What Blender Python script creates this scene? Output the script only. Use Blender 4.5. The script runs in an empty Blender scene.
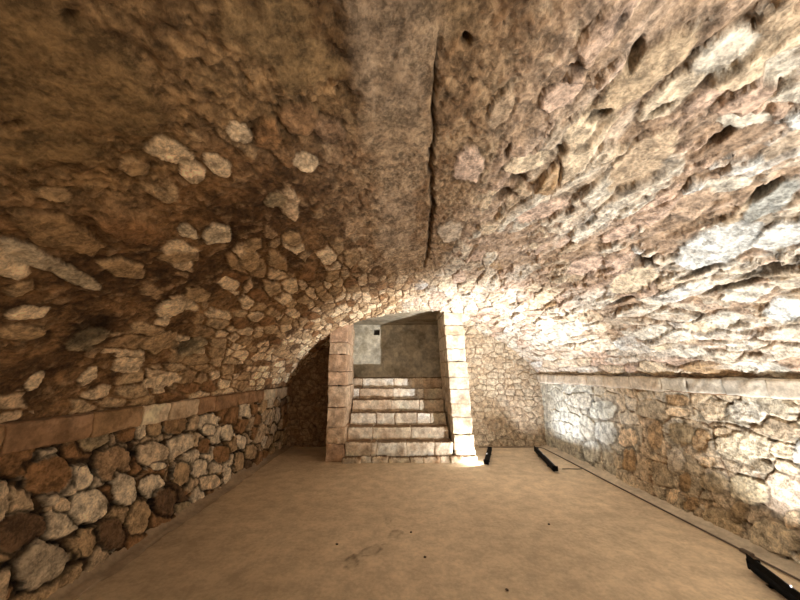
import bpy, bmesh, math, random
import numpy as np
random.seed(7)
C = bpy.context.scene.collection
# ------------------------------------------------------------------ camera model
F = 305.0; H = 1.6; TH = math.atan(72/F); YAW = math.atan(4/F)
def ray(px, py):
    x = (px-400)/F; y = (300-py)/F
    d = (x, math.cos(TH)-y*math.sin(TH), math.sin(TH)+y*math.cos(TH))
    c, s = math.cos(YAW), math.sin(YAW)
    return (d[0]*c+d[1]*s, -d[0]*s+d[1]*c, d[2])
def on_floor(px, py):
    d = ray(px, py); t = -H/d[2]
    return d[0]*t, d[1]*t
XL, XR, YF, YE = -2.42, 3.33, 6.12, 7.30
LB, LT, RB, RT = 1.10, 1.29, 1.37, 1.54      # ledge bottoms and tops

# ------------------------------------------------------------------ noise tools
def h2(i, j, s):
    n = (i.astype(np.int64)*374761393 + j.astype(np.int64)*668265263 + s*1274126177) & 0xFFFFFFFF
    n = ((n ^ (n >> 13)) * 1274126177) & 0xFFFFFFFF
    n = ((n ^ (n >> 16)) * 2246822519) & 0xFFFFFFFF
    n = n ^ (n >> 15)
    return (n & 0xFFFFFF) / float(0xFFFFFF)
def vnoise(u, v, s=0):
    i = np.floor(u); j = np.floor(v); a = u-i; b = v-j
    a = a*a*(3-2*a); b = b*b*(3-2*b)
    return ((h2(i, j, s)*(1-a)+h2(i+1, j, s)*a)*(1-b) + (h2(i, j+1, s)*(1-a)+h2(i+1, j+1, s)*a)*b)*2-1
def fbm(u, v, s=0, o=4):
    r = 0; a = 1; t = 0
    for k in range(o):
        r = r + a*vnoise(u*2**k+k*17.3, v*2**k+k*9.1, s+k*31); t += a; a *= .55
    return r/t
def sstep(a, b, x):
    t = np.clip((x-a)/(b-a), 0, 1); return t*t*(3-2*t)
def cells(u, v, w, h, seed, shear=0., warp=.16, ws=.45):
    """irregular masonry cells: distance to joint, cell id randoms, local offsets"""
    u0 = u; uu = (u + shear*v)/w; vv = v/h
    uu = uu + warp*.55*fbm(u/w*.9, v/h*.9, seed+5, 2)+.075*fbm(u/w*4, v/h*4, seed+7, 3)
    vv = vv + warp*.55*fbm(u/w*.9+40, v/h*.9, seed+6, 2)+.085*fbm(u/w*4+9, v/h*4, seed+8, 3)
    bi = np.floor(uu); bj = np.floor(vv)
    f1 = np.full(u.shape, 1e9); f2 = f1.copy()
    z = np.zeros(u.shape); c1u = z.copy(); c1v = z.copy(); c2u = z.copy(); c2v = z.copy()
    w1 = z.copy(); w2 = z.copy(); ids = z.copy(); idj = z.copy()
    for dj in (-2, -1, 0, 1, 2):
        for di in (-2, -1, 0, 1, 2):
            j = bj+dj; i = bi+di
            off = h2(j, j*0+3, seed+9)
            cu = i+.5+off*.9 - .45 + (h2(i, j, seed)-.5)*.7
            cv = j+.5+(h2(i, j, seed+1)-.5)*.55
            wt = (h2(i, j, seed+2)-.5)*ws
            d = (uu-cu)**2+(vv-cv)**2 - wt
            m = d < f1
            m2 = (~m) & (d < f2)
            f2 = np.where(m, f1, np.where(m2, d, f2))
            c2u = np.where(m, c1u, np.where(m2, cu, c2u)); c2v = np.where(m, c1v, np.where(m2, cv, c2v))
            f1 = np.where(m, d, f1); c1u = np.where(m, cu, c1u); c1v = np.where(m, cv, c1v)
            ids = np.where(m, i, ids); idj = np.where(m, j, idj)
    dd = np.sqrt((c1u-c2u)**2+(c1v-c2v)**2)+1e-6
    edge = (f2-f1)/(2*dd)*min(w, h)
    r = [h2(ids, idj, seed+20+k) for k in range(6)]
    return edge, r, (uu-c1u)*w, (vv-c1v)*h

def mix(a, b, t):
    return a*(1-t[..., None])+b*t[..., None]
def col(*c): return np.array(c, float)

# ------------------------------------------------------------------ materials
def nn(nt, t, x=0, y=0): n = nt.nodes.new(t); n.location = (x, y); return n
def stone_mat(name, scale=30, bump=.5, rough=.88, amp=.35, dist=.006, colour=None, veins=None):
    m = bpy.data.materials.new(name); m.use_nodes = True
    nt = m.node_tree; nt.nodes.clear()
    out = nn(nt, 'ShaderNodeOutputMaterial', 900); b = nn(nt, 'ShaderNodeBsdfPrincipled', 600)
    nt.links.new(b.outputs[0], out.inputs[0])
    tc = nn(nt, 'ShaderNodeNewGeometry', -900)
    n1 = nn(nt, 'ShaderNodeTexNoise', -600, 200); n1.inputs['Scale'].default_value = scale
    n1.inputs['Detail'].default_value = 8; n1.inputs['Roughness'].default_value = .65
    n2 = nn(nt, 'ShaderNodeTexNoise', -600, -100); n2.inputs['Scale'].default_value = scale*.23
    n2.inputs['Detail'].default_value = 5
    nt.links.new(tc.outputs['Position'], n1.inputs['Vector']); nt.links.new(tc.outputs['Position'], n2.inputs['Vector'])
    if colour is None:
        a = nn(nt, 'ShaderNodeAttribute', -600, 500); a.attribute_name = 'albedo'; src = a.outputs['Color']
    else:
        a = nn(nt, 'ShaderNodeRGB', -600, 500); a.outputs[0].default_value = (*colour, 1); src = a.outputs[0]
    ad = nn(nt, 'ShaderNodeMath', -400, 100); ad.operation = 'ADD'
    nt.links.new(n1.outputs['Fac'], ad.inputs[0]); nt.links.new(n2.outputs['Fac'], ad.inputs[1])
    mr = nn(nt, 'ShaderNodeMapRange', -200, 100)
    mr.inputs['From Min'].default_value = .81; mr.inputs['From Max'].default_value = 1.19
    mr.inputs['To Min'].default_value = 1-amp; mr.inputs['To Max'].default_value = 1+amp
    nt.links.new(ad.outputs[0], mr.inputs['Value'])
    mu = nn(nt, 'ShaderNodeVectorMath', 100, 300); mu.operation = 'SCALE'
    nt.links.new(src, mu.inputs[0]); nt.links.new(mr.outputs[0], mu.inputs['Scale'])
    nt.links.new(mu.outputs[0], b.inputs['Base Color'])
    b.inputs['Roughness'].default_value = rough
    b.inputs['Specular IOR Level'].default_value = .25
    bp = nn(nt, 'ShaderNodeBump', 300, -200); bp.inputs['Strength'].default_value = bump; bp.inputs['Distance'].default_value = dist
    nt.links.new(ad.outputs[0], bp.inputs['Height']); nt.links.new(bp.outputs[0], b.inputs['Normal'])
    return m
def plain_mat(name, c, rough=.5, metal=0, emit=None, es=0):
    m = bpy.data.materials.new(name); m.use_nodes = True
    nt = m.node_tree; b = nt.nodes['Principled BSDF']
    n = nn(nt, 'ShaderNodeTexNoise', -600); n.inputs['Scale'].default_value = 60
    r = nn(nt, 'ShaderNodeMapRange', -300); r.inputs['To Min'].default_value = rough*.8; r.inputs['To Max'].default_value = min(1, rough*1.2)
    nt.links.new(n.outputs['Fac'], r.inputs['Value']); nt.links.new(r.outputs[0], b.inputs['Roughness'])
    b.inputs['Base Color'].default_value = (*c, 1); b.inputs['Metallic'].default_value = metal
    if emit: b.inputs['Emission Color'].default_value = (*emit, 1); b.inputs['Emission Strength'].default_value = es
    return m
M_rubble = stone_mat('rubble_masonry', 55, 1.0, amp=.50, dist=.016)
M_block = stone_mat('cut_limestone', 30, .6, amp=.3, dist=.008)
M_plaster = stone_mat('old_plaster', 9, .5, amp=.35)
M_black = plain_mat('black_metal', (.003, .003, .0035), .8, .0)
M_black.node_tree.nodes['Principled BSDF'].inputs['Specular IOR Level'].default_value = .12
M_grey = plain_mat('grey_metal', (.35, .37, .40), .4, .6)
M_cable = plain_mat('dark_cable', (.10, .075, .06), .6)

# ------------------------------------------------------------------ mesh builders
def grid_mesh(name, P, A, mat, keep=None, flip=False):
    """P (n,m,3) positions, A (n,m,3) albedo"""
    n, m = P.shape[:2]
    idx = np.arange(n*m).reshape(n, m)
    q = np.stack([idx[:-1, :-1], idx[1:, :-1], idx[1:, 1:], idx[:-1, 1:]], -1)
    if flip: q = q[..., ::-1]
    if keep is not None:
        k = keep[:-1, :-1] & keep[1:, :-1] & keep[1:, 1:] & keep[:-1, 1:]
        q = q[k]
    q = q.reshape(-1, 4)
    used = np.zeros(n*m, bool); used[q.ravel()] = True
    remap = np.cumsum(used)-1
    q = remap[q]; V = P.reshape(-1, 3)[used]; K = A.reshape(-1, 3)[used]
    me = bpy.data.meshes.new(name)
    me.vertices.add(len(V)); me.vertices.foreach_set('co', V.astype(np.float32).ravel())
    me.loops.add(q.size); me.loops.foreach_set('vertex_index', q.astype(np.int32).ravel())
    me.polygons.add(len(q)); me.polygons.foreach_set('loop_start', np.arange(0, q.size, 4, dtype=np.int32))
    me.update(calc_edges=True)
    at = me.attributes.new('albedo', 'FLOAT_COLOR', 'POINT')
    at.data.foreach_set('color', np.concatenate([np.clip(K, .005, .9), np.ones((len(K), 1))], 1).astype(np.float32).ravel())
    me.polygons.foreach_set('use_smooth', np.ones(len(q), bool))
    me.validate(); me.materials.append(mat)
    o = bpy.data.objects.new(name, me); C.objects.link(o)
    return o
def structure(o, label):
    o['kind'] = 'structure'; o['label'] = label; return o
def from_bm(name, bm, mat, parent=None, smooth=False):
    me = bpy.data.meshes.new(name); bm.normal_update(); bm.to_mesh(me); bm.free()
    if smooth: me.polygons.foreach_set('use_smooth', np.ones(len(me.polygons), bool))
    me.materials.append(mat)
    o = bpy.data.objects.new(name, me); C.objects.link(o)
    if parent: o.parent = parent
    return o
def empty(name, loc, label, cat, group=None, rz=0):
    o = bpy.data.objects.new(name, None); C.objects.link(o); o.location = loc; o.rotation_euler = (0, 0, rz)
    o.empty_display_size = .1
    o['label'] = label; o['category'] = cat
    if group: o['group'] = group
    return o

class Stones:
    """collects noisy rounded stone blocks into one mesh with an albedo attribute"""
    def __init__(s): s.V = []; s.Q = []; s.K = []; s.n = 0
    def block(s, x0, x1, y0, y1, z0, z1, c, bev=.014, rough=.007, res=.03, lean=None, seed=0, dirt=0.2):
        cx, cy, cz = (x0+x1)/2, (y0+y1)/2, (z0+z1)/2
        hx, hy, hz = (x1-x0)/2, (y1-y0)/2, (z1-z0)/2
        for ax in range(3):
            hs = (hx, hy, hz)
            a, b = [(1, 2), (2, 0), (0, 1)][ax]
            na = int(min(60, max(3, 2*hs[a]/res))); nb = int(min(60, max(3, 2*hs[b]/res)))
            for sg in (-1, 1):
                ga = np.concatenate([[-1], np.linspace(-1+bev/hs[a], 1-bev/hs[a], na), [1]])*hs[a]
                gb = np.concatenate([[-1], np.linspace(-1+bev/hs[b], 1-bev/hs[b], nb), [1]])*hs[b]
                A, B = np.meshgrid(ga, gb, indexing='ij')
                p = np.zeros(A.shape+(3,)); p[..., a] = A; p[..., b] = B; p[..., ax] = sg*hs[ax]
                inner = np.clip(p, [-max(h-bev, .001) for h in hs], [max(h-bev, .001) for h in hs])
                d = p-inner; L = np.linalg.norm(d, axis=-1, keepdims=True)+1e-9
                p = inner + d/L*bev
                w = p+np.array([cx, cy, cz])
                nz = fbm((w[..., 0]+w[..., 1]*.7)*14+seed, (w[..., 2]+w[..., 1]*.6)*14, 3+seed, 4)
                lo = fbm((w[..., 0]+w[..., 1]*.5)*5+seed*2, (w[..., 2]-w[..., 1]*.5)*5, 8+seed, 2)
                w = w + (d/L)*(nz*rough+lo*rough*1.2)[..., None]
                if lean: w[..., 0] += lean(w[..., 2], w[..., 0])
                k = col(*c)[None, None]*(1+nz*.25+lo*.2)[..., None]
                brown = col(.30, .19, .11)
                k = mix(k, np.minimum(col(*c)*1.5+.05, .8), sstep(.05, .5, -lo+nz*.5)*dirt*1.4)
                k = mix(k, brown, np.clip(sstep(.15, .7, lo+nz*.4)*dirt*2, 0, .9))
                idx = np.arange(A.size).reshape(A.shape)+s.n
                q = np.stack([idx[:-1, :-1], idx[1:, :-1], idx[1:, 1:], idx[:-1, 1:]], -1)
                if sg < 0: q = q[..., ::-1]
                s.V.append(w.reshape(-1, 3)); s.K.append(k.reshape(-1, 3)); s.Q.append(q.reshape(-1, 4)); s.n += A.size
    def build(s, name, mat, parent=None, origin=(0, 0, 0)):
        V = np.concatenate(s.V)-np.array(origin); K = np.concatenate(s.K); q = np.concatenate(s.Q)
        me = bpy.data.meshes.new(name)
        me.vertices.add(len(V)); me.vertices.foreach_set('co', V.astype(np.float32).ravel())
        me.loops.add(q.size); me.loops.foreach_set('vertex_index', q.astype(np.int32).ravel())
        me.polygons.add(len(q)); me.polygons.foreach_set('loop_start', np.arange(0, q.size, 4, dtype=np.int32))
        me.update(calc_edges=True)
        at = me.attributes.new('albedo', 'FLOAT_COLOR', 'POINT')
        at.data.foreach_set('color', np.concatenate([np.clip(K, .005, .9), np.ones((len(K), 1))], 1).astype(np.float32).ravel())
        me.polygons.foreach_set('use_smooth', np.ones(len(q), bool))
        me.materials.append(mat)
        bm = bmesh.new(); bm.from_mesh(me); bmesh.ops.remove_doubles(bm, verts=bm.verts, dist=.0004); bm.to_mesh(me); bm.free()
        o = bpy.data.objects.new(name, me); C.objects.link(o)
        if parent: o.parent = parent
        return o

# individually observed stones laid into a surface
def lay(feats, unproj, U, V, Hh, A, seed=0, relief=.6, dk=.7, sq=False):
    for k, f in enumerate(feats):
        px, py, a, b, ang, c, dep = f[:7]
        ca, sa = math.cos(math.radians(ang)), math.sin(math.radians(ang))
        try:
            o = np.array(unproj(px, py))
            e1 = (np.array(unproj(px+a*ca, py+a*sa))-np.array(unproj(px-a*ca, py-a*sa)))/2
            e2 = (np.array(unproj(px-b*sa, py+b*ca))-np.array(unproj(px+b*sa, py-b*ca)))/2
        except TypeError:
            continue
        R = 1.6*(np.linalg.norm(e1)+np.linalg.norm(e2))
        m = (np.abs(U-o[0]) < R) & (np.abs(V-o[1]) < R)
        if not m.any(): continue
        u = U[m]-o[0]; v = V[m]-o[1]
        D = e1[0]*e2[1]-e1[1]*e2[0]
        p = (u*e2[1]-v*e2[0])/D; q = (-u*e1[1]+v*e1[0])/D
        th = np.arctan2(q, p)
        wob = 1+.10*vnoise(u*22+k, v*22, 51+seed)+.07*vnoise(u*50+k, v*50, 52+seed)
        rq = random.Random(k*7+seed+1); nv_ = rq.choice([5, 6, 7]); ph = rq.uniform(0, 6.3)
        dirs = [ph+2*math.pi*(j+rq.uniform(-.28, .28))/nv_ for j in range(nv_)]
        poly = np.max(np.stack([(p*math.cos(a_)+q*math.sin(a_))/rq.uniform(.82, 1.0) for a_ in dirs]), axis=0)
        r = (.75*poly+.25*np.hypot(p, q)/1.02)*1.04/wob
        if sq:
            t_ = rq.uniform(-.18, .18); p2 = p+q*t_; q2 = q-p*rq.uniform(-.15, .15)+.10*p*q*rq.uniform(-1, 1)
            p2 = p2*(1+.16*rq.uniform(-1, 1)*q)
            r = (np.abs(p2)**4.5+np.abs(q2)**4.5)**(1/4.5)/wob*.5+r*.5
        sz = min(np.linalg.norm(e1), np.linalg.norm(e2))
        x = 1-sstep(.86, 1.0, r)
        ring = (1-sstep(1.0, 1.28, r))*(1-x)
        rn = random.Random(k*13+seed)
        n = fbm(u*16+k*3, v*16, 60+seed+k, 4)
        if dep > 0:
            hs = dep*relief*(1-.15*r**2)+.012*n+.005*vnoise(u*50, v*50, 9)+(p*rn.uniform(-1, 1)+q*rn.uniform(-1, 1))*dep*.25
            Hh[m] = Hh[m]*(1-x)+hs*x
            Hh[m] -= ring*.022*dk
            kk = col(*c)[None]*(1+n*.35)[:, None]
            A[m] = mix(A[m], kk, x)
            A[m] = A[m]*(1-dk*ring)[:, None]
        else:
            Hh[m] += dep*(1-sstep(.3, 1.15, r))
            A[m] = mix(A[m], A[m]*.35, 1-sstep(.6, 1.2, r))  # hollows get their shade painted into the colour too

CREAM = (.66, .56, .42); PALE = (.74, .59, .41); TAN = (.42, .295, .17); BROWN = (.27, .15, .07)
DKB = (.15, .09, .05); WHITE = (.68, .645, .56); BLUEW = (.70, .73, .72); PINK = (.60, .46, .37); OLIVE = (.34, .27, .17)

# ------------------------------------------------------------------ vault
prof = np.array([(-2.46, 1.27), (-2.28, 1.60), (-1.89, 1.99), (-1.34, 2.36), (-.90, 2.575), (-.30, 2.75), (.30, 2.84),
                 (.85, 2.85), (1.38, 2.79), (1.92, 2.64), (2.49, 2.34), (3.03, 1.93), (3.40, 1.52)])
def catmull(P, n=60):
    Q = np.vstack([2*P[0]-P[1], P, 2*P[-1]-P[-2]]); out = []
    for i in range(1, len(Q)-2):
        t = np.linspace(0, 1, n, endpoint=False)[:, None]
        p0, p1, p2, p3 = Q[i-1], Q[i], Q[i+1], Q[i+2]
        out.append(.5*((2*p1)+(-p0+p2)*t+(2*p0-5*p1+4*p2-p3)*t**2+(-p0+3*p1-3*p2+p3)*t**3))
    out.append(P[-1:]); return np.vstack(out)
cur = catmull(prof); seg = np.linalg.norm(np.diff(cur, axis=0), axis=1); arc = np.concatenate([[0], np.cumsum(seg)]); SL = arc[-1]
def vault_at(s):
    return np.interp(s, arc, cur[:, 0]), np.interp(s, arc, cur[:, 1])
def unproj_vault(px, py):
    d = ray(px, py); best = None
    # points of the profile as seen in the XZ plane from (0,H)
    X = cur[:, 0]; Z = cur[:, 1]-H
    cr = X*d[2]-Z*d[0]
    for i in range(len(cr)-1):
        if cr[i]*cr[i+1] <= 0:
            t = cr[i]/(cr[i]-cr[i+1]+1e-12); x = X[i]+(X[i+1]-X[i])*t; z = Z[i]+(Z[i+1]-Z[i])*t
            if x*d[0]+z*d[2] > 0:
                k = (x*d[0]+z*d[2])/(d[0]**2+d[2]**2)
                return (k*d[1], arc[i]+(arc[i+1]-arc[i])*t)
    return None
def axis_grid(y0, y1, fine, ycut=.35, coarse=.035):
    return np.concatenate([np.arange(y0, ycut, coarse), np.arange(ycut, y1+fine, fine)])
ys = axis_grid(-2.6, 7.34, .0095); ss = np.arange(0, SL+.009, .0095)
U, S = np.meshgrid(ys, ss, indexing='ij')
xs_, zs_ = vault_at(ss)
tx = np.gradient(xs_); tz = np.gradient(zs_); tl = np.hypot(tx, tz)
nx, nz_ = tz/tl, -tx/tl                      # inward (down) normal
Xg = np.broadcast_to(xs_, U.shape)
sm = S/SL                                     # 0 left spring, 1 right spring
n_lo = fbm(U*.9, S*.9, 1, 4); n_md = fbm(U*3, S*3, 2, 4); n_hi = fbm(U*14, S*14, 3, 4); n_vh = fbm(U*45, S*45, 4, 3)
# left half: small sheared rubble ; right half: flat long flakes
eL, rL, uL, vL = cells(U, S, .30, .125, 100, shear=.6, warp=.22, ws=.7)
eR, rR, uR, vR = cells(U, S, .50, .165, 200, shear=-.10, warp=.28, ws=.6)
eS, rS, uS, vS = cells(U, S, .12, .065, 300, shear=.1, warp=.25)
def stones_h(e, r, lu, lv, gap, tilt, base):
    inn = sstep(gap*.25, gap*.85, e)
    h = inn*(base*(.15+.95*r[0]) + (r[1]-.5)*tilt*lu + (r[2]-.5)*tilt*lv) + inn*np.minimum(e, .02)*.25
    return h, inn
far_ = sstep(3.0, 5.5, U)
hL, iL = stones_h(eL, rL, uL, vL, .021, .18, .024)
hR, iR = stones_h(eR, rR, uR, vR, .010, .26, .026)
cov = sstep(.02, .22, fbm(U*3.2, S*5, 47, 4)+n_hi*.35)*(1-far_*.55)
iR = iR*(1-cov); hR = hR*(1-cov*.8)
far_ = sstep(3.0, 5.5, U)
hS, iS = stones_h(eS, rS, uS, vS, .007, .2, .014)
left = 1-sstep(.44, .52, sm+n_lo*.05)
# plaster / rough render areas: the crown near the camera and the upper left
crown = (1-sstep(.30, .75, np.abs(Xg-.10-.05*n_lo)))*(1-sstep(2.0, 5.0, U+n_lo*1.0))
band = (1-sstep(.10, .20, np.abs(Xg-.02+.10*n_md+.12*n_lo)))*(1-sstep(2.4, 4.5, U))*(.55+.45*sstep(-.3, .2, n_md))
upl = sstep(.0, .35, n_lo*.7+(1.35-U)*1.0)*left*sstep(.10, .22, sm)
mid = (1-sstep(.0, .5, (U-2.1)+n_md*.7+n_lo*.5))*left          # brown earthy zone with sparse stones
keepL = np.where(mid > .5, (rL[3] > .82), (rL[3] > .26-.2*far_))*1.0
far = sstep(3.0, 5.5, U)
HL = hL*keepL + (1-keepL*iL)*(n_hi*.014+n_md*.014+n_vh*.006)
HR = np.where(iR > .3, hR, hS*.5-.012) + n_md*.008
# flaky ridges along the bedding
ridg = 1-np.abs(fbm(U*1.6, S*8+U*1.2, 41, 4)); HR = HR+(ridg-.6)*.055*(1-far*.5)
Hh = HL*left+HR*(1-left)
pl = np.clip(np.maximum(crown, upl), 0, 1)
rough_pl = n_hi*.013+n_vh*.020+n_md*.014
smo = sstep(-.02, .12, fbm(U*1.7+5, S*1.7, 91, 4)+.35*(1.2-U))*left*(1-sstep(1.3, 2.0, U))
rough_pl = rough_pl*(1-.8*smo)+smo*.012
Hh = Hh*(1-pl)+rough_pl*pl
Hh = Hh*(1-band)+(n_hi*.003+.012)*band
gr = fbm(U*70, S*70, 71, 2); Hh += (n_hi*.010+n_vh*.007+gr*.003)*(1-.75*smo*pl)
# colours
def pick(r, cs, ws_):
    t = np.cumsum(ws_)/sum(ws_); out = np.zeros(r.shape+(3,)); lo = 0
    for c, h in zip(cs, t):
        out[(r >= lo) & (r <= h)] = c; lo = h
    return out
AL = pick(rL[4], [PALE, TAN, BROWN, (.50, .37, .23)], [5, 3, 1.4, 3])
mortL = mix(np.broadcast_to(col(.23, .135, .065), AL.shape), np.broadcast_to(col(.095, .052, .024), AL.shape), sstep(-.25, .3, n_md+n_hi*.3))
mortL = mortL*(1+n_vh*.4+gr*.3)[..., None]
mortL = mix(mortL, np.broadcast_to(col(.38, .26, .15), AL.shape), sstep(.2, .5, n_hi+n_vh*.4)*.5)
stain = sstep(-.15, .5, n_md+n_hi*.5)[..., None]
AL = AL*(1-stain*.28*col(.8, 1, 1.15))
kL = keepL*iL
AL = mix(mortL, AL, kL)
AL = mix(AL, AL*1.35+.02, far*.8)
AR = pick(rR[4], [WHITE, CREAM, PINK, TAN, (.66, .60, .50), BLUEW], [3, 4, 3.5, .7, 4, .5])
mortR = mix(np.broadcast_to(col(.52, .41, .32), AR.shape), np.broadcast_to(col(.36, .265, .19), AR.shape), sstep(-.3, .4, n_md))
AR = mix(mortR, AR, iR*(1-.35*sstep(.0, .5, n_hi+n_md*.4)))
AR = mix(AR, np.broadcast_to(col(.36, .26, .17), AR.shape), (sstep(.95, .60, ridg))*.55*(1-far))
AR = mix(AR, np.broadcast_to(col(.74, .70, .62), AR.shape), sstep(.12, .4, fbm(U*1.4, S*6, 48, 4))*.75*sstep(.5, .75, sm))
AR = AR*(1+n_vh*.25+gr*.2)[..., None]
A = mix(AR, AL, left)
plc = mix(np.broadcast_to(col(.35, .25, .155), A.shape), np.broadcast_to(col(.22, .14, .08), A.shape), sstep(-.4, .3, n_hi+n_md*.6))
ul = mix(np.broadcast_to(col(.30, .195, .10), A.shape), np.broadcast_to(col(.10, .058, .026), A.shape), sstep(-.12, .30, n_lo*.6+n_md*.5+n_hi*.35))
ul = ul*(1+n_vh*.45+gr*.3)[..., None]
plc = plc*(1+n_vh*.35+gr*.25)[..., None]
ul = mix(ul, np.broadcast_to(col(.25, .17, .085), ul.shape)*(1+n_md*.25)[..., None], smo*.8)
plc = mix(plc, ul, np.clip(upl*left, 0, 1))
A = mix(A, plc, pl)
A = mix(A, np.broadcast_to(col(.42, .33, .24), A.shape), band*.75*(1-stain[..., 0]*.3))
vf = [ # x, y, half-length, half-width, angle, colour, relief
 (172, 152, 26, 12, 22, PALE, .03), (192, 172, 15, 11, 35, PALE, .03), (217, 165, 19, 9, 35, PALE, .03), (240, 133, 17, 9, 25, PALE, .025),
 (307, 162, 15, 10, -5, PALE, .03), (194, 136, 12, 4, 40, TAN, .02), (135, 167, 18, 10, 15, TAN, .03), (217, 234, 17, 10, -15, CREAM, .035),
 (188, 232, 12, 7, 25, CREAM, .03), (36, 258, 44, 11, 24, (.50, .42, .31), .04), (78, 278, 26, 8, 22, (.46, .38, .27), .03), (60, 234, 52, 17, 20, (.32, .21, .11), .05),
 (124, 268, 26, 10, 12, TAN, .04), (55, 194, 20, 7, 8, TAN, .02), (27, 312, 26, 7, -4, PALE, .03), (20, 288, 18, 7, -20, TAN, .03),
 (24, 332, 26, 9, -2, TAN, .03), (180, 257, 22, 6, -5, TAN, .03), (250, 262, 11, 10, 50, TAN, .03), (170, 308, 18, 9, -25, PALE, .04),
 (128, 364, 17, 9, -12, PALE, .04), (160, 342, 20, 11, -25, TAN, .04), (193, 346, 18, 9, -25, OLIVE, .04), (163, 380, 20, 8, -10, PALE, .04),
 (35, 380, 14, 7, -50, PALE, .03), (88, 376, 13, 6, -42, PALE, .03), (198, 295, 14, 8, 10, TAN, .03), (88, 340, 26, 9, -20, OLIVE, .03),
 (228, 283, 12, 7, 12, PALE, .03), (252, 245, 12, 7, -10, TAN, .03), (292, 238, 12, 7, 15, TAN, .03), (275, 200, 14, 8, -20, OLIVE, .02),
 (300, 120, 22, 16, 15, (.28, .17, .09), .03), (268, 135, 16, 18, 0, (.30, .17, .08), .04), (330, 130, 18, 14, 20, (.32, .21, .13), .03),
 (68, 15, 10, 9, 0, (.10, .06, .03), -.03), (90, 330, 30, 14, -30, DKB, -.02), (185, 345, 14, 7, -30, DKB, -.02),
 (720, 52, 46, 19, -36, WHITE, .05), (668, 96, 42, 14, -38, (.62, .54, .42), .04), (714, 246, 52, 20, -22, BLUEW, .07), (726, 184, 34, 9, -10, WHITE, .04),
 (770, 200, 34, 12, -30, (.42, .44, .42), .05), (780, 235, 34, 15, -25, (.66, .68, .66), .06), (690, 205, 30, 14, -30, (.52, .40, .30), .04),
 (640, 160, 46, 20, -36, (.50, .40, .29), .05), (745, 118, 34, 10, -8, WHITE, .03), (640, 76, 70, 20, -40, (.50, .40, .28), .05), (785, 60, 30, 16, -35, WHITE, .04),
 (745, 292, 28, 10, -6, WHITE, .05), (724, 318, 17, 9, -3, WHITE, .05), (784, 308, 22, 12, -4, BLUEW, .05), (700, 325, 18, 7, 5, CREAM, .04), (690, 352, 20, 5, -2, WHITE, .04),
 (655, 368, 20, 8, 8, CREAM, .04), (748, 366, 12, 7, 12, WHITE, .04), (772, 368, 17, 8, 12, WHITE, .04), (650, 332, 20, 8, -10, WHITE, .04),
 (632, 280, 30, 12, -22, CREAM, .05), (585, 265, 22, 9, -18, PINK, .04), (560, 95, 26, 14, -25, PINK, .04), (580, 130, 22, 12, -30, CREAM, .04), (500, 110, 12, 24, 25, (.44, .34, .24), .04),
 (525, 162, 24, 9, -12, CREAM, .04), (470, 165, 16, 20, 10, PINK, .03), (450, 232, 14, 11, 10, (.50, .42, .33), .03), (540, 210, 32, 9, -20, PINK, .04), (620, 232, 24, 7, -25, PINK, .03),
 (790, 140, 40, 9, -30, (.5, .42, .33), .04), (765, 268, 50, 5, -16, (.30, .22, .15), -.05),
 (466, 39, 6, 8, 0, DKB, -.07), (471, 80, 4, 4, 0, DKB, -.04), (620, 20, 6, 15, 30, DKB, -.04), (633, 56, 7, 22, 28, DKB, -.05), (577, 66, 13, 5, -8, DKB, -.05),
 (600, 114, 18, 5, -25, DKB, -.08), (515, 179, 12, 6, -8, DKB, -.11), (502, 195, 16, 5, -25, DKB, -.06), (718, 137, 18, 5, -35, DKB, -.07), (645, 258, 14, 6, 15, DKB, -.09),
 (762, 192, 22, 4, -30, DKB, -.06), (660, 108, 20, 3, -30, DKB, -.05), (507, 150, 3, 12, 20, DKB, -.04), (560, 148, 5, 4, 0, DKB, -.05), (595, 215, 20, 3, -35, DKB, -.04),
 (740, 282, 44, 4, -14, DKB, -.05), (620, 300, 18, 3, -20, DKB, -.04), (700, 268, 30, 3, -18, DKB, -.04),
]
lay(vf, unproj_vault, U, S, Hh, A, 1, .36, .35)
# crown crack
cr = [unproj_vault(*p) for p in ((436, 60), (432, 110), (434, 135), (430, 165), (433, 200), (430, 240), (424, 268))]
cu = np.array([c[0] for c in cr]); cs = np.array([c[1] for c in cr]); o_ = np.argsort(cu)
sc = np.interp(U, cu[o_], cs[o_])+.012*vnoise(U*16, U*0, 77)
wid = .006+.010*sstep(.9, 2.2, U)
g = (1-sstep(wid*.5, wid*1.6, np.abs(S-sc)))*sstep(cu.min()-.2, cu.min()+.1, U)*(1-sstep(cu.max()-.3, cu.max()+.2, U))
Hh -= g*.05; A = A*(1-.6*g)[..., None]
Hh = Hh*(.25+.75*sstep(0, .10, S)*sstep(0, .14, SL-S))
P = np.stack([Xg+nx*Hh, U, np.broadcast_to(zs_, U.shape)+nz_*Hh], -1)
keep = ~((Xg > -1.12) & (Xg < 1.2) & (U > YF+.10))
structure(grid_mesh('ceiling', P, A, M_rubble, keep), 'rough rubble stone barrel vault, brown on the left and pale on the right')

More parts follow.
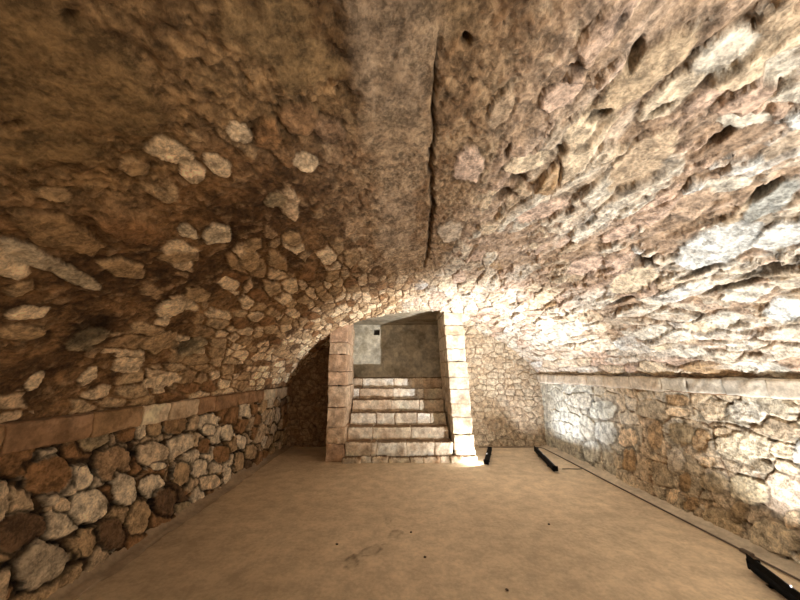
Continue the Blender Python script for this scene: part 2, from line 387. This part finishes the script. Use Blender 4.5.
# ------------------------------------------------------------------ side walls and end wall
def masonry(U, V, seed, w, h, cs, ws_, mort, gap=.014, base=.035, chink=True, shear=0, warp=.24, cf=.35):
    e, r, lu, lv = cells(U, V, w, h, seed, shear=shear, warp=warp, ws=.6)
    nh = fbm(U*14, V*14, seed+3, 4); nm = fbm(U*3, V*3, seed+2, 4); nv = fbm(U*45, V*45, seed+4, 3)
    Hh, i1 = stones_h(e, r, lu, lv, gap, .16, base)
    A = pick(r[4], cs, ws_)*(1+nh*.22)[..., None]
    A = mix(A, A*.6*col(1, .85, .7), sstep(.05, .6, nm+nh*.5)*(.7 if seed == 500 else .45))
    mo = np.broadcast_to(col(*mort), A.shape)*(1+nm*.4)[..., None]
    if chink:
        e2, r2, a2, b2 = cells(U, V, w*.28, h*.32, seed+60, warp=.2)
        h2_, i2 = stones_h(e2, r2, a2, b2, gap*.5, .15, base*.4)
        i2 = i2*(r2[3] > cf)
        c2 = pick(r2[4], cs, ws_)
        mo = mix(mo, c2, i2); Hh = Hh+(1-i1)*i2*h2_
    A = mix(mo, A, i1)
    nv2 = fbm(U*75, V*75, seed+5, 2)
    A = A*(1+nv*.25+nv2*.2)[..., None]
    return Hh+nh*.008+nv*.006+nv2*.002, A
def unproj_x(X):
    def f(px, py):
        d = ray(px, py); t = X/d[0]
        return None if t < 0 else (d[1]*t, H+d[2]*t)
    return f
yw = axis_grid(-2.6, 7.34, .0095, 1.3)
# left
zz = np.arange(-.04, LB+.03, .0095); U, V = np.meshgrid(yw, zz, indexing='ij')
Hh, A = masonry(U, V, 500, .33, .22, [CREAM, TAN, BROWN, DKB, (.50, .38, .25)], [3, 2.5, 2, 1, 2.5], (.055, .034, .018), .036, .05, cf=.7)
lf = [(16, 458, 22, 21, 0, BROWN, .05), (96, 438, 16, 13, -8, OLIVE, .05), (128, 434, 11, 9, 0, BROWN, .045), (142, 430, 5, 11, 5, CREAM, .05), (176, 424, 11, 12, 0, (.30, .19, .10), .05),
 (156, 426, 8, 11, 0, TAN, .05), (116, 464, 20, 17, -15, (.36, .24, .14), .055), (154, 453, 16, 12, -12, (.55, .44, .31), .055), (84, 480, 8, 16, 15, CREAM, .05), (50, 476, 24, 19, -15, BROWN, .055),
 (126, 490, 13, 18, 0, CREAM, .055), (154, 486, 13, 12, -12, CREAM, .055), (90, 506, 20, 16, -25, CREAM, .06), (64, 505, 8, 8, 0, PALE, .05), (22, 530, 30, 19, -15, DKB, .06),
 (44, 564, 28, 22, -35, (.40, .33, .24), .06), (88, 542, 9, 17, 5, TAN, .05), (112, 534, 14, 17, -8, DKB, .06), (140, 518, 11, 19, 18, TAN, .055), (166, 502, 12, 15, -5, DKB, .06),
 (200, 468, 8, 10, 0, CREAM, .055), (228, 432, 6, 9, 10, CREAM, .05), (222, 454, 9, 9, 0, BROWN, .05), (212, 482, 11, 8, -20, PALE, .05), (240, 462, 6, 11, 0, TAN, .05), (242, 442, 5, 8, 0, CREAM, .05),
 (182, 474, 8, 13, 8, TAN, .05), (185, 508, 10, 7, -15, OLIVE, .05), (62, 430, 6, 9, 10, (.44, .36, .28), .05), (50, 436, 8, 12, 0, BROWN, .05), (160, 466, 8, 4, -8, CREAM, .045), (4, 500, 8, 24, 10, PALE, .05),
 (205, 446, 6, 8, 0, BROWN, .045), (228, 476, 4, 10, 5, CREAM, .045), (252, 452, 6, 8, 0, TAN, .05), (210, 430, 7, 6, 0, CREAM, .05)]
lay(lf, unproj_x(XL), U, V, Hh, A, 2, .6, .88, True)
P = np.stack([XL-.03+Hh, U, V], -1)
structure(grid_mesh('wall_left', P, A, M_rubble, flip=True), 'brown and cream rubble stone side wall on the left')
# right
zz = np.arange(-.04, RB+.03, .0095); U, V = np.meshgrid(yw, zz, indexing='ij')
Hh, A = masonry(U, V, 700, .34, .21, [(.68, .64, .55), CREAM, (.60, .51, .39), (.50, .41, .30), (.55, .50, .40)], [3, 4, 3, 1, 3], (.30, .21, .14), .016, .036)
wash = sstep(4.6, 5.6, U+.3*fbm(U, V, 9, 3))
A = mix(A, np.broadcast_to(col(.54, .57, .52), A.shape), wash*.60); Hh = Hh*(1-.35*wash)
bw = sstep(3.3, 3.7, U)*(1-sstep(4.3, 4.9, U)); A = mix(A, A*col(.84, .76, .66), bw*.6)
rf = [(740, 446, 29, 17, 8, (.68, .60, .46), .05), (746, 412, 20, 12, 15, WHITE, .045), (781, 492, 22, 25, 5, (.64, .53, .42), .05), (746, 490, 21, 15, 20, (.66, .58, .42), .05), (720, 522, 22, 13, 15, (.52, .42, .28), .05),
 (771, 536, 26, 17, 18, (.64, .56, .42), .055), (712, 410, 14, 12, 5, CREAM, .045), (712, 482, 15, 11, 5, (.46, .38, .26), .045), (737, 512, 9, 12, 10, (.36, .28, .18), .045), (674, 460, 9, 13, 0, (.56, .50, .41), .04), (680, 434, 15, 12, 15, OLIVE, .04),
 (700, 440, 9, 12, 10, TAN, .04), (780, 450, 12, 9, 20, CREAM, .04), (784, 467, 14, 7, 20, CREAM, .04), (798, 450, 6, 15, 10, BLUEW, .05), (626, 438, 10, 10, 0, PALE, .035), (654, 436, 8, 16, -5, TAN, .035),
 (684, 482, 6, 10, 0, TAN, .04), (672, 496, 7, 8, 0, PALE, .04), (690, 504, 7, 7, 0, TAN, .04), (628, 460, 8, 13, 0, TAN, .035), (720, 432, 10, 5, 5, PALE, .035), (705, 462, 10, 6, 5, PALE, .035), (676, 400, 13, 6, 5, TAN, .04), (676, 412, 13, 5, 5, PALE, .04),
 (604, 432, 12, 12, 0, (.62, .64, .6), .03), (590, 452, 9, 12, 0, (.66, .68, .64), .03), (600, 410, 14, 10, 0, (.66, .68, .62), .03), (578, 400, 12, 8, 0, (.6, .58, .5), .03), (760, 466, 12, 7, 25, (.30, .25, .18), .04), (790, 520, 8, 10, 0, PALE, .04)]
lay(rf, unproj_x(XR), U, V, Hh, A, 3, .55, .45, True)
P = np.stack([XR+.03-Hh, U, V], -1)
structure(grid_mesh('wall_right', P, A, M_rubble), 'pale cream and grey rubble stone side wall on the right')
# end wall, with the gap for the stair opening
xx = np.arange(-2.6, 3.5, .013); zz = np.arange(-.03, 3.0, .013); U, V = np.meshgrid(xx, zz, indexing='ij')
Hh, A = masonry(U, V, 900, .19, .12, [(.50, .42, .31), (.42, .33, .23), (.46, .38, .28), (.52, .42, .30)], [3, 3, 3, 2], (.30, .22, .15), .012, .030, False)
dk = 1-sstep(-1.4, -1.0, U); A = mix(A, A*col(.50, .38, .28), dk)  # shade of the left recess painted into the wall colour
P = np.stack([U, YE-Hh, V], -1)
px_, pz_ = cur[:, 0], cur[:, 1]
top = np.interp(U, px_, pz_)+.12
keep = (V < top) & ~((U > -1.28) & (U < 1.31))
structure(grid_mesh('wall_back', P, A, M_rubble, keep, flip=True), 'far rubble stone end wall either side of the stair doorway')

# ------------------------------------------------------------------ string courses of cut stone
def ledge(name, side, z0, z1, label, cs):
    st = Stones(); y = -2.6; rn = random.Random(5+side)
    while y < YE:
        L = rn.uniform(.34, .62); y2 = min(y+L, YE+.02)
        c = rn.choice(cs); k = rn.uniform(.85, 1.1); dz = rn.uniform(-.006, .006); pr = rn.uniform(.035, .055)
        if side < 0: x0, x1 = XL-.14, XL+pr
        else: x0, x1 = XR-pr, XR+.14
        if y2-y > .08: st.block(x0, x1, y+.006, y2-.006, z0+.004+dz, z1-.004+dz*.5, tuple(v*k for v in c), bev=.014, rough=.014, res=.022, seed=int(y*10)+40, dirt=.35 if side < 0 else .12)
        y = y2
    core = (XL-.13, XL+.01) if side < 0 else (XR-.01, XR+.13)
    st.block(core[0], core[1], -2.6, YE, z0, z1, (.2, .13, .08), rough=.002, res=.1)
    structure(st.build(name, M_block), label)
ledge('trim_1', -1, LB, LT, 'projecting course of squared brown stone blocks along left wall', [(.30, .18, .10), (.62, .50, .36), (.46, .33, .21), (.27, .17, .09), (.55, .43, .30)])
ledge('trim_2', 1, RB, RT, 'projecting course of squared pale stone blocks along right wall', [(.68, .62, .52), (.60, .53, .43), (.64, .60, .52)])

# ------------------------------------------------------------------ floor
xf = np.arange(-2.5, 3.45, .018); yf = np.concatenate([np.arange(-2.6, 1.6, .05), np.arange(1.6, YE+.02, .018)])
U, V = np.meshgrid(xf, yf, indexing='ij')
nl = fbm(U*.8, V*.8, 21, 4); nm = fbm(U*4, V*4, 22, 4); nh = fbm(U*18, V*18, 23, 3)
Z = nl*.004+nm*.0022+nh*.0012
A = np.broadcast_to(col(.60, .49, .355), U.shape+(3,))*(1+nl*.18+nm*.12+nh*.06)[..., None]
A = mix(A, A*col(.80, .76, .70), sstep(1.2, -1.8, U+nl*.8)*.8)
def mark(px, py, rx, ry, ang, dz, dark, seed):
    global Z, A
    x, y = on_floor(px, py); c, s = math.cos(ang), math.sin(ang)
    p = ((U-x)*c+(V-y)*s)/rx; q = (-(U-x)*s+(V-y)*c)/ry
    r = np.sqrt(p*p+q*q)+.95*fbm(U*9+seed, V*9, seed, 4)+.3*fbm(U*30, V*30, seed, 2)
    edge = np.exp(-((r-1)/.2)**2)*sstep(-.35, .25, fbm(U*14+seed*3, V*14, seed+3, 3)); ins = 1-sstep(.85, 1.1, r)
    Z = Z+edge*dz-ins*dz*.5; A = A*(1-dark*edge-dark*.35*ins)[..., None]
mark(352, 561, .055, .09, .3, .006, .55, 31); mark(372, 550, .13, .05, .7, .005, .45, 32); mark(396, 534, .06, .11, 0, .005, .42, 33)
mark(300, 553, .12, .06, 0, .003, .18, 34); mark(388, 520, .03, .07, 0, .004, .34, 35); mark(560, 566, .10, .06, .4, .004, .14, 36); mark(590, 578, .08, .05, 0, .003, .15, 39)
mark(548, 540, .25, .18, .4, .002, .08, 37); mark(440, 485, .12, .1, 0, .002, .10, 38)
sd = sstep(.12, .5, fbm(U*2.2+8, V*2.2, 44, 4)); Z = Z+sd*np.abs(nh)*.006
P = np.stack([U, V, Z], -1)
M_floor = stone_mat('concrete_floor', 26, .45, .85, amp=.16, dist=.005)
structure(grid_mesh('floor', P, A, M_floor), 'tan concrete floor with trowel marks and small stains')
def strip(name, x0, x1, side, z, label, c):
    """cement fillet where floor meets side wall"""
    yy = np.arange(-2.6, YE, .03); tt = np.linspace(0, 1, 9); U, T = np.meshgrid(yy, tt, indexing='ij')
    n = fbm(U*5, T*3, 66, 4)
    X = x0+(x1-x0)*T; Zz = z*T**1.6*(1+n*.7)+.004+.004*n
    if side < 0: X = X + (1-T)*n*.05
    A = np.broadcast_to(col(*c), U.shape+(3,))*(1+n*.3)[..., None]
    structure(grid_mesh(name, np.stack([X, U, Zz], -1), A, M_floor, flip=(side > 0)), label)
strip('baseboard_right', XR-.15, XR+.02, 1, .05, 'smooth cement strip along foot of right wall', (.56, .49, .39))
strip('baseboard_left', XL+.13, XL-.02, -1, .07, 'rough cement fillet along foot of left wall', (.30, .225, .15))

# ------------------------------------------------------------------ stair doorway pillars
def pillar(name, label, xi_b, xi_t, xo_b, xo_t, cs, seed, hts, split):
    """xi inner edge, xo outer edge at floor (b) and at top (t)"""
    st = Stones(); rn = random.Random(seed); z = 0.0; ztop = 2.95; i = 0
    def xin(zz): return xi_b+(xi_t-xi_b)*zz/2.75
    def xout(zz): return xo_b+(xo_t-xo_b)*zz/2.75
    y1 = 7.16
    while z < ztop-.05:
        h = hts[i % len(hts)]; z2 = z+h; zm = (z+z2)/2
        a, b = sorted((xin(zm), xout(zm)))
        j = rn.uniform(-.012, .012)
        if split[i % len(split)]: cuts = [YF-.004+j*.5, YF+.36+rn.uniform(-.08, .1), y1]
        else: cuts = [YF-.004+j*.5, YF+.55+rn.uniform(-.06, .1), y1]
        for y0, y1_ in zip(cuts[:-1], cuts[1:]):
            c = rn.choice(cs); k = rn.uniform(.86, 1.1)
            zt = min(z2, np.interp((a+b)/2, px_, pz_)+.25)
            if zt-z > .05: st.block(a+abs(j)*.6, b+j, y0+.003, y1_-.003, z+.004, zt-.004, tuple(v*k for v in c), bev=.013, rough=.014, res=.022, seed=seed+i*3, dirt=.3)
        z = z2; i += 1
    a, b = sorted(((xi_b+xi_t)/2, (xo_b+xo_t)/2))
    zt = float(np.interp((a+b)/2, px_, pz_))+.08
    st.block(max(min(xi_b, xi_t), min(xo_b, xo_t))+.02, min(max(xi_b, xi_t), max(xo_b, xo_t))-.02, YF+.02, y1-.02, 0.0, zt, (.24, .17, .11), rough=.001, res=.1)
    o = st.build(name, M_block, origin=((a+b)/2, YF, 0)); o.location = ((a+b)/2, YF, 0)
    o['label'] = label; o['category'] = 'pillar'
    return o
pillar('stone_pillar', 'reddish brown cut stone pillar left of the stairs beside the dark recess', -.945, -.985, -1.29, -1.34,
       [(.42, .28, .18), (.46, .31, .21), (.52, .38, .26)], 11, [.30, .28, .36, .40, .27, .33, .24, .37], [0, 1, 0, 0, 1])
pillar('stone_pillar', 'pale cream cut stone pillar right of the stairs, brightly lit at its foot', 1.10, .97, 1.475, 1.36,
       [(.54, .46, .36), (.49, .41, .31), (.55, .48, .39)], 23, [.19, .27, .31, .24, .27, .22, .30, .25, .28], [1, 0, 1, 0])

# ------------------------------------------------------------------ staircase
stair = empty('stone_staircase', (0.06, YF, 0), 'worn pale limestone stairs rising between the two stone pillars', 'stairs')
def shade_treads(st):
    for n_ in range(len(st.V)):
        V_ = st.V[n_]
        if np.ptp(V_[:, 2]) < .05: st.K[n_] = st.K[n_]*col(.36, .29, .23)       # shade on the treads painted into their colour
tops = [.115, .335, .555, .785, 1.02, 1.245, 1.465]; fr = [6.00, 6.10, 6.38, 6.64, 6.90, 7.17, 7.41]
counts = [[.35, .2, .3, .4, .25, .3, .2, .5], [.45, .1, .52, .50, .32], [.4, .62, .62], [.42, .30, .36, .22, .25], [.55, .40, .35], [.22, .38, .36, .30], [.20, .32, .30, .25]]
for i, (t, y0) in enumerate(zip(tops, fr)):
    st = Stones(); rn = random.Random(60+i)
    xa, xb = (-.97, 1.48) if i == 0 else (-.935, 1.06) if i == 1 else (-.935, 1.035)
    if i >= 5: xa, xb = -1.255, 1.235
    zb = 0 if i == 0 else tops[i-1]-.03
    yb = (fr[i+1]+.12) if i+1 < len(fr) else 8.55
    tot = sum(counts[i]); x = xa
    for w in counts[i]:
        x2 = x+w/tot*(xb-xa); k = rn.uniform(.86, 1.08); c = rn.choice([(.68, .59, .47), (.62, .52, .40), (.70, .63, .52), (.56, .44, .32)])
        j = rn.uniform(0, .02)
        if i == 0:
            st.block(x+.003, x2-.003, y0+j*2.5+(.0 if x < 1.1 else .03), YF-.025, zb-.02, t-rn.uniform(0, .03), tuple(v*k*.95 for v in c), bev=.02, rough=.016, res=.02, seed=i*9+int(x*50)+70, dirt=.5)
        else:
            st.block(x+.003, x2-.003, y0+j, yb, zb, t-j*.4, tuple(v*k for v in c), bev=.018, rough=.016, res=.022, seed=i*9+int(x*50)+70, dirt=.28)
        x = x2
    if i: st.block(xa+.01, xb-.01, y0+.035, yb-.01, 0, t-.03, (.28, .19, .12), rough=.002, res=.1)
    shade_treads(st)
    o = st.build('step', M_block, stair, origin=(.06, YF, 0))
    if i == 0: o['label'] = 'low rough rubble bottom step spread in front of the pillars'

# ------------------------------------------------------------------ stair well behind
def wall_grid(name, pts, n, m, c1, c2, seed, label, amp=.012, hole=None):
    p0, p1, p2 = [np.array(p, float) for p in pts]
    a = np.linspace(0, 1, n); b = np.linspace(0, 1, m); A_, B_ = np.meshgrid(a, b, indexing='ij')
    P = p0+(p1-p0)*A_[..., None]+(p2-p0)*B_[..., None]
    nrm = np.cross(p1-p0, p2-p0); nrm = nrm/np.linalg.norm(nrm)
    u = A_*np.linalg.norm(p1-p0); v = B_*np.linalg.norm(p2-p0)
    nn_ = fbm(u*3, v*3, seed, 4); nh = fbm(u*14, v*14, seed+1, 3)
    d = nn_*amp+nh*amp*.4
    K = mix(np.broadcast_to(col(*c1), P.shape), np.broadcast_to(col(*c2), P.shape), sstep(-.2, .35, nn_+nh*.3))
    if hole is not None:
        hx, hz, hw, hh = hole
        ins = (np.abs(P[..., 0]-hx) < hw) & (np.abs(P[..., 2]-hz) < hh)
        d = np.where(ins, -.22, d); K[ins] = (.05, .04, .03)  # inside of the hole painted dark for its shade
    return structure(grid_mesh(name, P+nrm*d[..., None], K, M_plaster), label)
YB = 8.6
wall_grid('wall_stairwell_back', ((-1.35, YB, 1.3), (1.35, YB, 1.3), (-1.35, YB, 3.0)), 180, 110, (.62, .57, .46), (.46, .41, .31), 80, 'stained grey plaster wall at the head of the stairs with small square hole',
          hole=(-.555, 2.70, .085, .075))
wall_grid('wall_stairwell_left', ((-1.28, 7.1, 0), (-1.28, YB+.1, 0), (-1.28, 7.1, 3.0)), 50, 80, (.36, .30, .22), (.26, .2, .14), 84, 'plain left side wall of the stairwell')
wall_grid('wall_stairwell_right', ((1.26, YB+.1, 0), (1.26, 7.0, 0), (1.26, YB+.1, 3.0)), 50, 80, (.34, .27, .19), (.22, .16, .1), 88, 'plain right side wall of the stairwell')
wall_grid('ceiling_stairwell', ((-1.5, YF+.06, 2.90), (-1.5, YB+.1, 2.90), (1.5, YF+.06, 2.90)), 70, 70, (.44, .39, .30), (.34, .29, .21), 92, 'flat plaster ceiling over the stairs')

# ------------------------------------------------------------------ floor lamps (black linear washers)
def box(bm, x0, x1, y0, y1, z0, z1, bev=.004, rot=None, about=(0, 0, 0)):
    r = bmesh.ops.create_cube(bm, size=1); vs = r['verts']
    for v in vs: v.co = ((x0+x1)/2+v.co.x*(x1-x0), (y0+y1)/2+v.co.y*(y1-y0), (z0+z1)/2+v.co.z*(z1-z0))
    if bev:
        es = list({e for v in vs for e in v.link_edges})
        r2 = bmesh.ops.bevel(bm, geom=es, offset=bev, segments=2, affect='EDGES'); vs = list({v for f in r2['faces'] for v in f.verts} | {v for v in vs if v.is_valid})
    if rot:
        from mathutils import Matrix, Vector
        bmesh.ops.rotate(bm, verts=vs, cent=about, matrix=Matrix.Rotation(rot, 3, 'Y'))
def lamp(loc, rz, L, label, colr, watts, spread=150, face=35, lens_e=14, tall=.085, sy=.04, lens_len=None, ly=None, yaw=0, end_watts=0):
    """bar lies along local +y from 0 to L and throws its light to local +x and upward"""
    root = empty('floor_lamp', (loc[0], loc[1], .012), label, 'lamp', 'black bar lamps on the floor', rz)
    a = math.radians(-face)
    ax = (0, 0, tall*.55)
    bm = bmesh.new(); box(bm, -.045, .030, 0, L, .022, tall, .005, a*.35, ax)
    for k in range(4): box(bm, -.052, -.043, .015, L-.015, .030+k*.013, .035+k*.013, .001, a*.35, ax)
    hs = from_bm('housing', bm, M_black, root)
    ml = plain_mat('lamp_lens', (.8, .8, .8) if lens_e else (.02, .02, .02), .3, 0, colr, lens_e)
    bm = bmesh.new(); box(bm, .0302, .0342, .02, L-.02, .03, tall-.008, .001, a*.35, ax); ln = from_bm('lens', bm, ml, root); ln['label'] = 'glowing diffuser facing the masonry'
    for y in (0, L):
        bm = bmesh.new(); box(bm, -.050, .038, y-.008, y+.008, .014, tall+.006, .004); from_bm('end_cap', bm, M_black, root)
    for y in (L*.25, L*.75):
        bm = bmesh.new(); box(bm, -.055, .05, y-.02, y+.02, 0, .008, .002); box(bm, -.010, .000, y-.02, y+.02, .004, .03, .001); from_bm('foot', bm, M_black, root)
    bm = bmesh.new(); box(bm, .002, .028, L*.55, L*.62, tall-.004, tall+.012, .002, a*.35, ax); cl = from_bm('clip', bm, M_grey, root); cl['label'] = 'small grey clip'
    from mathutils import Matrix, Vector
    def light(energy, size, sp, f_, yw_, at, dv=None):
        ld = bpy.data.lights.new('lamp_light', 'AREA'); ld.shape = 'RECTANGLE'; ld.size = size; ld.size_y = .028
        ld.energy = energy; ld.color = colr; ld.spread = math.radians(sp)
        lo = bpy.data.objects.new('lamp_light', ld); C.objects.link(lo); lo.parent = root; lo.location = at
        d = Vector((math.cos(math.radians(f_)), math.sin(math.radians(yw_)), math.sin(math.radians(f_)))).normalized()
        if dv: d = Vector(dv).normalized()
        z = -d; x = Vector((1, 0, 0)) if dv else Vector((0, 1, 0)); y = z.cross(x).normalized(); x = y.cross(z)
        lo.rotation_euler = Matrix((x, y, z)).transposed().to_euler()
    y_ = L/2 if ly is None else ly
    if face < 70: light(watts, lens_len or L*.9, spread, face, yaw, (.062, y_, tall*.6+.02))
    else:
        # light on top, hidden from view by an added lip on the room side
        light(watts, lens_len or L*.9, spread, face, yaw, (-.006, y_, tall+.004))
        bm = bmesh.new(); box(bm, -.046, -.040, 0, L, tall-.01, tall+.042, .001); from_bm('shield_lip', bm, M_black, root)
    if end_watts: light(end_watts, .05, 70, 45, 75, (.0, L+.016, tall*.6), (-1.08, .85, .90))  # extra light added at the bar's end, aimed at the stairs
    return root
WARM = (1.0, .90, .76); COOL = (.86, .93, 1.0)
# by the right pillar, its light thrown to the left across the stairs
ax_, ay_ = on_floor(486.5, 465); bx_, by_ = on_floor(490, 450)
def bar(p, q, label, colr, w, left=False, **k):
    x0, y0 = on_floor(*p); x1, y1 = on_floor(*q); L = math.hypot(x1-x0, y1-y0)
    if left: x0, y0, x1, y1 = x1, y1, x0, y0
    rz = math.atan2(y1-y0, x1-x0)-math.pi/2
    return lamp((x0, y0), rz, L, label, colr, w, **k)
bar((486, 466), (489.5, 452), 'black bar floor lamp beside the bright foot of the right stair pillar', (1, .92, .82), 12, left=True, face=40, lens_len=.2, ly=1.04, spread=175, yaw=-42, lens_e=0)
bar((556, 473), (537, 453), 'black bar floor lamp below the far end of the right wall', (.95, .96, 1.0), 42, face=98, spread=168, lens_e=0)
bar((866, 660), (757, 574), 'largest black bar floor lamp, near the right wall at lower right corner', (1.0, .97, .92), 52, face=104, spread=150, lens_e=0, end_watts=70)
lamp((2.45, -1.1), 0, 1.2, 'added fill lamp, black bar by the right wall behind the viewpoint', (1.0, .93, .83), 138, face=105, spread=160)  # unseen lamp added to brighten the vault and left wall

# ------------------------------------------------------------------ cable along the wall foot
def tube(name, pts, r, mat, parent=None):
    cu_ = bpy.data.curves.new(name, 'CURVE'); cu_.dimensions = '3D'; cu_.bevel_depth = r; cu_.bevel_resolution = 3
    sp = cu_.splines.new('POLY'); sp.points.add(len(pts)-1)
    for p, q in zip(sp.points, pts): p.co = (*q, 1)
    o = bpy.data.objects.new(name, cu_)
    me = bpy.data.meshes.new_from_object(o); me.materials.clear(); me.materials.append(mat)
    o2 = bpy.data.objects.new(name, me); C.objects.link(o2)
    if parent: o2.parent = parent
    return o2
rn = random.Random(3)
pts = [(3.16+.006*math.sin(y*2.3)+rn.uniform(-.002, .002), y, .016) for y in np.arange(-1.5, 7.05, .12)]
pts += [(3.12, 7.10, .016)]+[(x, 7.14+rn.uniform(-.006, .006), .016) for x in np.arange(3.0, 1.75, -.12)]
ca = tube('power_cable', pts, .008, M_cable)
ca['label'] = 'thin dark cable running along the floor at foot of right wall'; ca['category'] = 'cable'
bm = bmesh.new(); box(bm, 3.14, 3.18, 3.10, 3.20, .008, .034, .004); jo = from_bm('connector', bm, M_cable, ca)
c2 = tube('lamp_lead', [(2.80, 5.60, .016), (2.92, 5.62, .014), (3.05, 5.60, .014), (3.145, 5.62, .014)], .006, M_cable)
c2['label'] = 'short lead from far right floor lamp to the wall cable'; c2['category'] = 'cable'

# ------------------------------------------------------------------ crumbs of stone on the floor
crumb = [(337, 545, 'dark stone crumb left of the largest scrape on the floor'), (411, 533, 'dark crumb just right of the upper scrape mark'),
         (425, 558, 'dark crumb on open floor right of the scrape marks'), (507, 610, ''), (507, 591, 'dark crumb nearest the camera, at lower middle of the floor'),
         (549, 525, 'dark crumb on the right part of the floor toward the wall')]
for k, (px, py, lab) in enumerate(crumb):
    if not lab: continue
    x, y = on_floor(px, py); bm = bmesh.new(); bmesh.ops.create_icosphere(bm, subdivisions=3, radius=.011)
    for v in bm.verts:
        n = math.sin(v.co.x*400+k)*math.cos(v.co.y*350)*.18+math.sin(v.co.z*500+k*2)*.1
        v.co *= 1+n; v.co.z *= .6; v.co.x *= 1.2
    o = from_bm('stone_crumb', bm, stone_mat('crumb_stone', 60, .4, colour=(.09, .06, .045)) if k == 0 else bpy.data.materials['crumb_stone'], None, True)
    o.location = (x, y, .008); o.rotation_euler = (0, 0, k*1.3); o['label'] = lab; o['category'] = 'pebble'; o['group'] = 'stone crumbs on the floor'

# ------------------------------------------------------------------ warm fill light added through the open end behind
w = bpy.data.worlds.new('world'); bpy.context.scene.world = w; w.use_nodes = True
w.node_tree.nodes['Background'].inputs[0].default_value = (1.0, .80, .58, 1); w.node_tree.nodes['Background'].inputs[1].default_value = 1.15

# ------------------------------------------------------------------ camera
cd = bpy.data.cameras.new('camera'); cam = bpy.data.objects.new('camera', cd); C.objects.link(cam)
cd.sensor_fit = 'HORIZONTAL'; cd.sensor_width = 36; cd.lens = F/800*36; cd.clip_start = .02
cam.location = (0, 0, H); cam.rotation_euler = (math.pi/2+TH, 0, -YAW)
sc_ = bpy.context.scene; sc_.camera = cam
sc_.view_settings.view_transform = 'Standard'; sc_.view_settings.look = 'None'; sc_.view_settings.gamma = 1; sc_.view_settings.exposure = .5
try: sc_.cycles.max_bounces = 8; sc_.cycles.diffuse_bounces = 5
except Exception: pass
